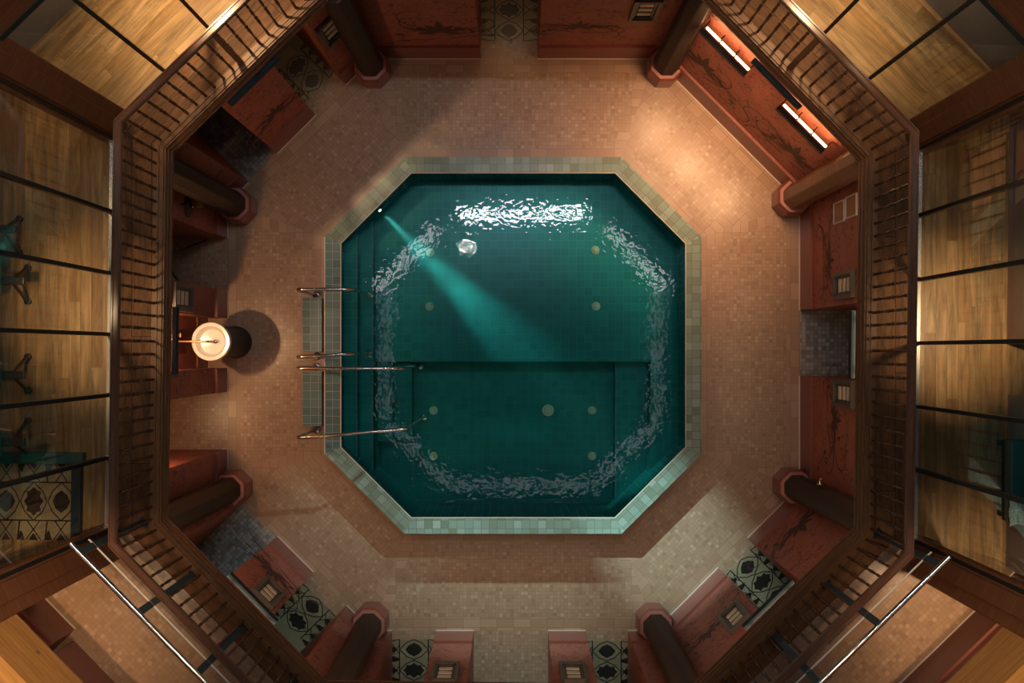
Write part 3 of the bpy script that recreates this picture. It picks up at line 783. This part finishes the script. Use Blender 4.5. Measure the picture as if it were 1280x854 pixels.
for o in [o for o in COL.objects if o.get('label') == 'x']:
    for c in list(o.children):
        c['kind'] = 'structure'; c.parent = None; c.matrix_world = Matrix.Translation(o.location) @ Matrix.Rotation(o.rotation_euler.z, 4, 'Z'); c.name = 'trim_9'
        for k in list(c.keys()):
            if k in ('label', 'category', 'group'): del c[k]
    bpy.data.objects.remove(o)

# glazing of the upper rooms
GD = .50
ZG = 5.42
def glazing(side, idx, s_mull, zt):
    fr = U(side); a, h = side_dims(UA, UH, side); n = a + GD; h += GD * T22
    root = bpy.data.objects.new('window_%d' % idx, None); COL.objects.link(root); root.location = fr(0, n, ZF); root.rotation_euler = (0, 0, fr.a); struct(root)
    e = h - .13
    edges = [-e] + list(s_mull) + [e]
    mb = MB(); mb.box((0, 0, .02), (.05, 2 * e, .04)); mb.build('sill', M['steel'], root)
    mb = MB(); mb.box((0, 0, zt - ZF - .02), (.06, 2 * e, .06)); mb.build('top_frame', M['blackframe'], root)
    for s in edges:
        mb = MB(); mb.box((0, s, (zt - ZF) / 2), (.05, .034, zt - ZF - .02)); mb.build('mullion', M['blackframe'], root)
    for s0, s1 in zip(edges, edges[1:]):
        mb = MB(); y0, y1 = s0 + .017, s1 - .017
        mb.face([(0, y0, .04), (0, y1, .04), (0, y1, zt - ZF - .05), (0, y0, zt - ZF - .05)]); mb.build('pane', M['glass'], root)
    # head beam
    mb = MB(); q0, q1 = uoct(GD - .02), uoct(GD + .35); k = SIDES.index(side); j = (k + 1) % 8
    mb.prism([q0[k], q0[j], q1[j], q1[k]], zt, zt + .5, 0, fr.a + PI / 2); struct(mb.build('trim_%d' % (idx + 10), M['post']))
def s_of(side, u, v, z=3.1):
    fr = U(side); w = P(u, v, z) - UC; return w.x * fr.t.x + w.y * fr.t.y
glazing('west', 1, sorted(s_of('west', u, v) for u, v in ((140, 265), (140, 342), (138, 418), (137, 494), (136, 572))), ZG)
glazing('northwest', 2, [s_of('northwest', 269, 44), s_of('northwest', 213, 96)], ZG)
glazing('east', 3, sorted(s_of('east', u, v) for u, v in ((1143, 270), (1142, 350), (1141, 429), (1141, 508), (1140, 587))), ZG)
glazing('northeast', 4, sorted([s_of('northeast', 1079, 105), s_of('northeast', 1022, 50)]), ZG)
glazing('north', 5, [-1.2, -.6, 0, .6, 1.2], ZG)
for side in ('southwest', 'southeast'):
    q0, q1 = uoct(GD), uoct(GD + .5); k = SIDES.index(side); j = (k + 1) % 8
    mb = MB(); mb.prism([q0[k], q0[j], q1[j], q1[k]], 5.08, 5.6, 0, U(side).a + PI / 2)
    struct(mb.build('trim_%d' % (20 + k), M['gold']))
    fr = U(side); a, h = side_dims(UA, UH, side); n = a + GD
    mb = MB(); mb.fbox(fr, -h - .1, h + .1, n + .13, n + .155, 5.065, 5.079, 0); struct(mb.build('trim_%d' % (30 + k), M['steel']))

# back walls of the upper rooms and landings
def upper_wall(side, s0, s1, n, z1, mat, depth=.2, z0=ZF):
    fr = U(side); mb = MB(); mb.fbox(fr, s0, s1, n, n + depth, z0, z1, 0); return struct(mb.build('wall_' + side, M[mat]))
upper_wall('northeast', -2.4, 2.4, 5.02, 5.6, 'grey')
upper_wall('northwest', -2.4, 2.4, 5.16, 5.6, 'grey')
upper_wall('east', .02, 2.3, 4.66, 5.6, 'brownwall'); upper_wall('east', -2.1, -.46, 4.68, 5.6, 'grey')
def landing_wall(side, s0, s1, gap=None):
    fr = U(side); n = 4.88
    mb = MB(); mb.fbox(fr, s0, s1, n + .03, n + .35, ZF, 5.6, 0); w = struct(mb.build('wall_' + side, M['pink']))
    mb = MB(); mb.fbox(fr, s0, s1, n, n + .029, ZF, ZF + .42, 0); mb.build('dado', M['dado'], w)
    mb = MB(); mb.fbox(fr, s0, s1, n - .016, n - .001, ZF, ZF + .008, 0); mb.build('base_trim', M['trim'], w)
landing_wall('southeast', -1.9, 2.0)
landing_wall('southwest', -2.0, -.93)
fr = U('southwest'); mb = MB(); mb.fbox(fr, -.86, .6, 4.96, 5.3, ZF, ZF + .42, 0); struct(mb.build('wall_southwest', M['pink']))

# gym behind the west glazing
def make_bench():
    t = thing('exercise_bench', '', 'gym bench')    # local +x = visible end, z = 0 floor
    mb = MB(); mb.hexa([(-1.3, -.05, .50), (0, -.035, .50), (0, .035, .50), (-1.3, .05, .50), (-1.3, -.05, .56), (0, -.035, .55), (0, .035, .55), (-1.3, .05, .56)]); mb.build('beam', M['black'], t, bevel=.008)
    mb = MB(); mb.box((-.55, 0, .60), (.75, .26, .08)); mb.build('seat_pad', M['tealpad'], t, bevel=.03)
    for sg in (-1, 1):
        mb = MB(); mb.tube([(-.13, 0, .50), (-.22, sg * .16, .03)], .018, 8); mb.lathe([(.03, 0), (.03, .04), (.0, .045)], c=(-.22, sg * .16, 0), seg=12); mb.build('leg', M['black'], t)
    mb = MB(); mb.tube([(-1.2, -.2, .03), (-1.2, .2, .03)], .02, 8); mb.tube([(-1.2, 0, .03), (-1.2, 0, .5)], .02, 8); mb.build('rear_foot', M['black'], t)
    return t
b0 = make_bench()
for i, (y, x, lab) in enumerate(((1.08, -4.44, 'dark exercise bench behind the left glazing, topmost of the four'), (.62, -4.36, 'dark exercise bench behind the left glazing, second from the top'),
                              (-.22, -4.36, 'dark exercise bench behind the left glazing, third from the top'), (-.82, -4.36, 'dark exercise bench behind the left glazing, lowest, above the reflected tile pattern'))):
    c = b0 if i == 0 else copy_tree(b0)
    c.location = (x, y, ZF); tag(c, lab, 'gym bench', 'exercise benches in the gym')
# glass reflection of a framed tile doorway, built as solid floor pieces
fw_ = U('west')
pt = P(60, 640, ZF)
pattern_floor(fw_, 1.22, 1.95, 4.12, 4.9, ZF + .004)  # reflected tile pattern laid in as real floor
t = thing('reflected_frame', 'dark teal framed reflection of patterned tiles in the lower left glazing, built as solid bars', 'frame', (0, 0, 0))
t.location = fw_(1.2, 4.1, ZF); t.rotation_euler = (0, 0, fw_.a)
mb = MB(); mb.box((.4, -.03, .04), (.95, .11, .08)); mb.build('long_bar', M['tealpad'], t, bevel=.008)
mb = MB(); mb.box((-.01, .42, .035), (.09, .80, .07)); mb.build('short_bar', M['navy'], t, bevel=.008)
# reflection of the water at lower right, built as a padded seat
t = thing('teal_reflection', 'teal water reflection in the lower right glazing, built as a padded seat', 'teal_reflection', (4.62, -1.35, ZF))
mb = MB(); mb.box((.20, .15, .30), (.62, .78, .12)); mb.build('cushion', M['tealpad'], t, bevel=.03)
mb = MB(); mb.box((.20, .15, .20), (.58, .74, .06)); mb.build('frame', M['navy'], t)
for x in (-.03, .43):
    for y in (-.18, .48): mb = MB(); mb.box((x, y, .09), (.05, .05, .18)); mb.build('leg', M['navy'], t)
t2 = thing('pale_reflection', 'pale blue water reflection in the lower right glazing, built as a crumpled cloth', 'pale_reflection', (4.62, -1.48, ZF + .36))  # pale part of the same reflection, shaped as cloth
mb = MB(); rnd = random.Random(3); nx, ny = 12, 9; W_, H_ = .5, .24
idx = [[None] * (ny + 1) for _ in range(nx + 1)]
for i in range(nx + 1):
    for j in range(ny + 1):
        idx[i][j] = Vector((-.12 + W_ * i / nx, -.12 + H_ * j / ny + .03 * math.sin(i * .9), .018 + .012 * math.sin(i * 1.3 + j) + rnd.uniform(0, .006)))
for i in range(nx):
    for j in range(ny): mb.face([idx[i][j], idx[i + 1][j], idx[i + 1][j + 1], idx[i][j + 1]])
o = mb.build('cloth', M['pale_reflection'], t2, smooth=True); md = o.modifiers.new('Solid', 'SOLIDIFY'); md.thickness = .012

# ------------------------------------------------------------------ ceiling with ring of skylight lamps
mb = MB(); q = octagon(GC, GA, GH, 3.1); mb.prism(q, 13.2, 13.35, 0); struct(mb.build('ceiling', M['ceiling']))
LM = {}
def skylight(side, s, strength, label, n=None):
    key = round(strength, 1)
    if key not in LM: LM[key] = emit('skylight_%s' % str(key).replace('.', '_'), (.88, .95, 1.0), strength)
    fr = Frame(side, Vector((.2, -.09, 0)))
    t = thing('ceiling_lamp', label, 'ceiling lamp', fr(s, n or 3.40, 13.2), fr.a, 'ceiling lamps mirrored in the water')
    mb = MB(); mb.box((0, 0, -.012), (.26, 1.02, .016)); mb.build('panel', LM[key], t)
    mb = MB()
    for sg in (-1, 1): mb.box((sg * .145, 0, -.02), (.03, 1.09, .04)); mb.box((0, sg * .53, -.02), (.26, .03, .04))
    mb.build('frame', M['black'], t)
def ring(side, ss, st, lab, n=None):
    for s in ss: skylight(side, s, st, lab, n)
ring('north', (-1.07, 0, 1.07), 60, 'brightest ceiling lamp panel, mirrored as white shapes at the top of the water', 3.5)
ring('northeast', (-.9, .2), 13, 'ceiling lamp panel mirrored at the upper right of the water', 3.72)
ring('northwest', (-.2, .9), 13, 'ceiling lamp panel mirrored at the upper left of the water', 3.72)
ring('east', (-1.15, 0, 1.15), 2.3, 'dim ceiling lamp panel mirrored at the right of the water')
ring('west', (-1.15, 0, 1.15), 2.1, 'dim ceiling lamp panel mirrored at the left of the water')
ring('south', (-1.15, 0, 1.15), 2.6, 'dim ceiling lamp panel mirrored at the bottom of the water', 3.3)
ring('southeast', (-.6, .6), 3, 'dim ceiling lamp panel mirrored at the lower right of the water', 3.6)
ring('southwest', (-.6, .6), 2.5, 'dim ceiling lamp panel mirrored at the lower left of the water', 3.6)

# ------------------------------------------------------------------ lights
def light(kind, name, loc, energy, col, target=None, **kw):
    d = bpy.data.lights.new(name, kind); d.energy = energy; d.color = col
    for k, v in kw.items(): setattr(d, k, v)
    o = bpy.data.objects.new(name, d); COL.objects.link(o); o.location = loc
    if target is not None: o.rotation_euler = (Vector(target) - Vector(loc)).to_track_quat('-Z', 'Y').to_euler()
    return o
WARM = (1.0, .58, .28); AMB = (1.0, .66, .36); COOL = (.58, .96, 1.0)
# warm lamp above the basin, second one in the passage further down
light('POINT', 'basin_lamp', (-3.66, .10, 2.28), 72, WARM, shadow_soft_size=.03)
light('POINT', 'niche_lamp', (-4.12, -.92, 1.95), 26, WARM, shadow_soft_size=.04)
# wash from the orange lamps onto the floor
for s in (.75, .05, -.65):
    light('SPOT', 'orange_lamp_wash', frne(s, a_ne - .13, 2.16), 125, (1.0, .56, .27), frne(s * .8, a_ne - 1.0, 0), spot_size=math.radians(105), spot_blend=1, shadow_soft_size=.2)
light('POINT', 'passage_fill', (-.05, 4.55, 2.5), 10, AMB, shadow_soft_size=.06)  # unseen warm light added to brighten the doorway tiles
light('POINT', 'passage_fill', (-2.85, 3.75, 2.5), 6, AMB, shadow_soft_size=.06)
# upper rooms
def room_spot(u, v, e, ang=75, z=5.3, col=AMB, blend=1.0):
    p = P(u, v, ZF); light('SPOT', 'room_downlight', (p.x, p.y, z), e, col, (p.x, p.y, 0), spot_size=math.radians(ang), spot_blend=blend, shadow_soft_size=.06)
room_spot(265, 8, 700, 66); room_spot(150, 75, 90, 70)
room_spot(1010, 10, 420, 62); room_spot(1100, 60, 90, 70)
room_spot(1195, 405, 300, 50); room_spot(1200, 300, 26, 70)
room_spot(122, 390, 240, 52); room_spot(90, 230, 40, 70); room_spot(80, 500, 22, 70)
room_spot(1205, 745, 130, 60); room_spot(130, 790, 34, 80); room_spot(1010, 850, 30, 80)
# unseen spots added to brighten the timber of the upper storey, and two warm ceiling lamps mirrored as glints
for x, y, tgt, e in ((-.8, -.8, (-3.5, -2.35, 5.3), 2400), (.8, -.8, (3.55, -2.4, 5.3), 2200), (-.8, .8, (-3.35, 2.35, 5.6), 1000), (.8, .8, (3.4, 2.35, 5.6), 1000), (-.5, -.5, (2.5, 2.75, 3.5), 700), (-.3, -.5, (-4.3, -2.25, 4.4), 1600)):
    light('SPOT', 'timber_fill', (x, y, 13.0), e, AMB, tgt, spot_size=math.radians(18), spot_blend=1, shadow_soft_size=.05)
light('POINT', 'ceiling_glint_lamp', (-1.17, 2.58, 13.0), 40, (1, .95, .88), shadow_soft_size=.07)
# warm fill lights added under the gallery edge on the southern and eastern sides
for side, e in (('south', 11), ('southeast', 5), ('southwest', 5), ('east', 9)):
    fr = U(side); a_, h_ = side_dims(UA, UH, side)
    o = light('AREA', 'gallery_fill', fr(0, a_ + .06, 2.85), e, AMB, None, shape='RECTANGLE', size=.06, size_y=h_ * 1.6)
    o.rotation_euler = (0, math.radians(22), fr.a)
# cool light from the north balcony edge skimming over the water
light('SPOT', 'north_cool_spot', (0, 3.36, 3.22), 2300, COOL, (0, -2.45, 0), spot_size=math.radians(30), spot_blend=1, shadow_soft_size=.05)
light('SPOT', 'northwest_cool_spot', (-2.80, 2.88, 5.25), 5200, COOL, (1.95, -2.42, 0), spot_size=math.radians(14), spot_blend=1, shadow_soft_size=.05)
light('SPOT', 'northeast_cool_spot', (2.80, 2.88, 5.25), 1300, COOL, (-2.05, -2.5, 0), spot_size=math.radians(18), spot_blend=1, shadow_soft_size=.05)
# underwater beam
lp = P(475, 263, .2) + Vector((.03, -.03, 0))
light('SPOT', 'underwater_spot', lp, 230, (.55, 1, .9), lp + Vector((1, -1, -.28)), spot_size=math.radians(21), spot_blend=.8, shadow_soft_size=.02)
light('SPOT', 'underwater_beam', lp, 380, (.55, 1, .9), lp + Vector((1, -1, -.075)), spot_size=math.radians(10), spot_blend=1, shadow_soft_size=.02)
light('SPOT', 'underwater_spill', lp, 90, (.55, 1, .9), lp + Vector((1, -1, -.50)), spot_size=math.radians(20), spot_blend=1, shadow_soft_size=.02)
light('SPOT', 'underwater_spill', lp, 30, (.55, 1, .9), lp + Vector((1, -1, -.95)), spot_size=math.radians(26), spot_blend=1, shadow_soft_size=.02)

w = bpy.data.worlds.new('World'); scene.world = w; w.use_nodes = True
w.node_tree.nodes['Background'].inputs[0].default_value = (.01, .01, .012, 1); w.node_tree.nodes['Background'].inputs[1].default_value = .2

# ------------------------------------------------------------------ camera
cd = bpy.data.cameras.new('Camera'); cam = bpy.data.objects.new('Camera', cd); COL.objects.link(cam)
cam.location = (0, 0, HC); cam.rotation_euler = (0, 0, 0)
cd.sensor_width = 36; cd.lens = 36 * F / 1280
cd.shift_x = -(U0 - 640) / 1280; cd.shift_y = (V0 - 427) / 1280
cd.clip_start = .05; cd.clip_end = 60
scene.camera = cam
vs = scene.view_settings; vs.view_transform = 'Standard'; vs.look = 'None'; vs.gamma = 1; vs.use_curve_mapping = False; vs.exposure = 0
scene.cycles.max_bounces = 8; scene.cycles.transparent_max_bounces = 16; scene.cycles.caustics_reflective = False; scene.cycles.caustics_refractive = False
scene.cycles.use_denoising = True; scene.cycles.sample_clamp_indirect = 4
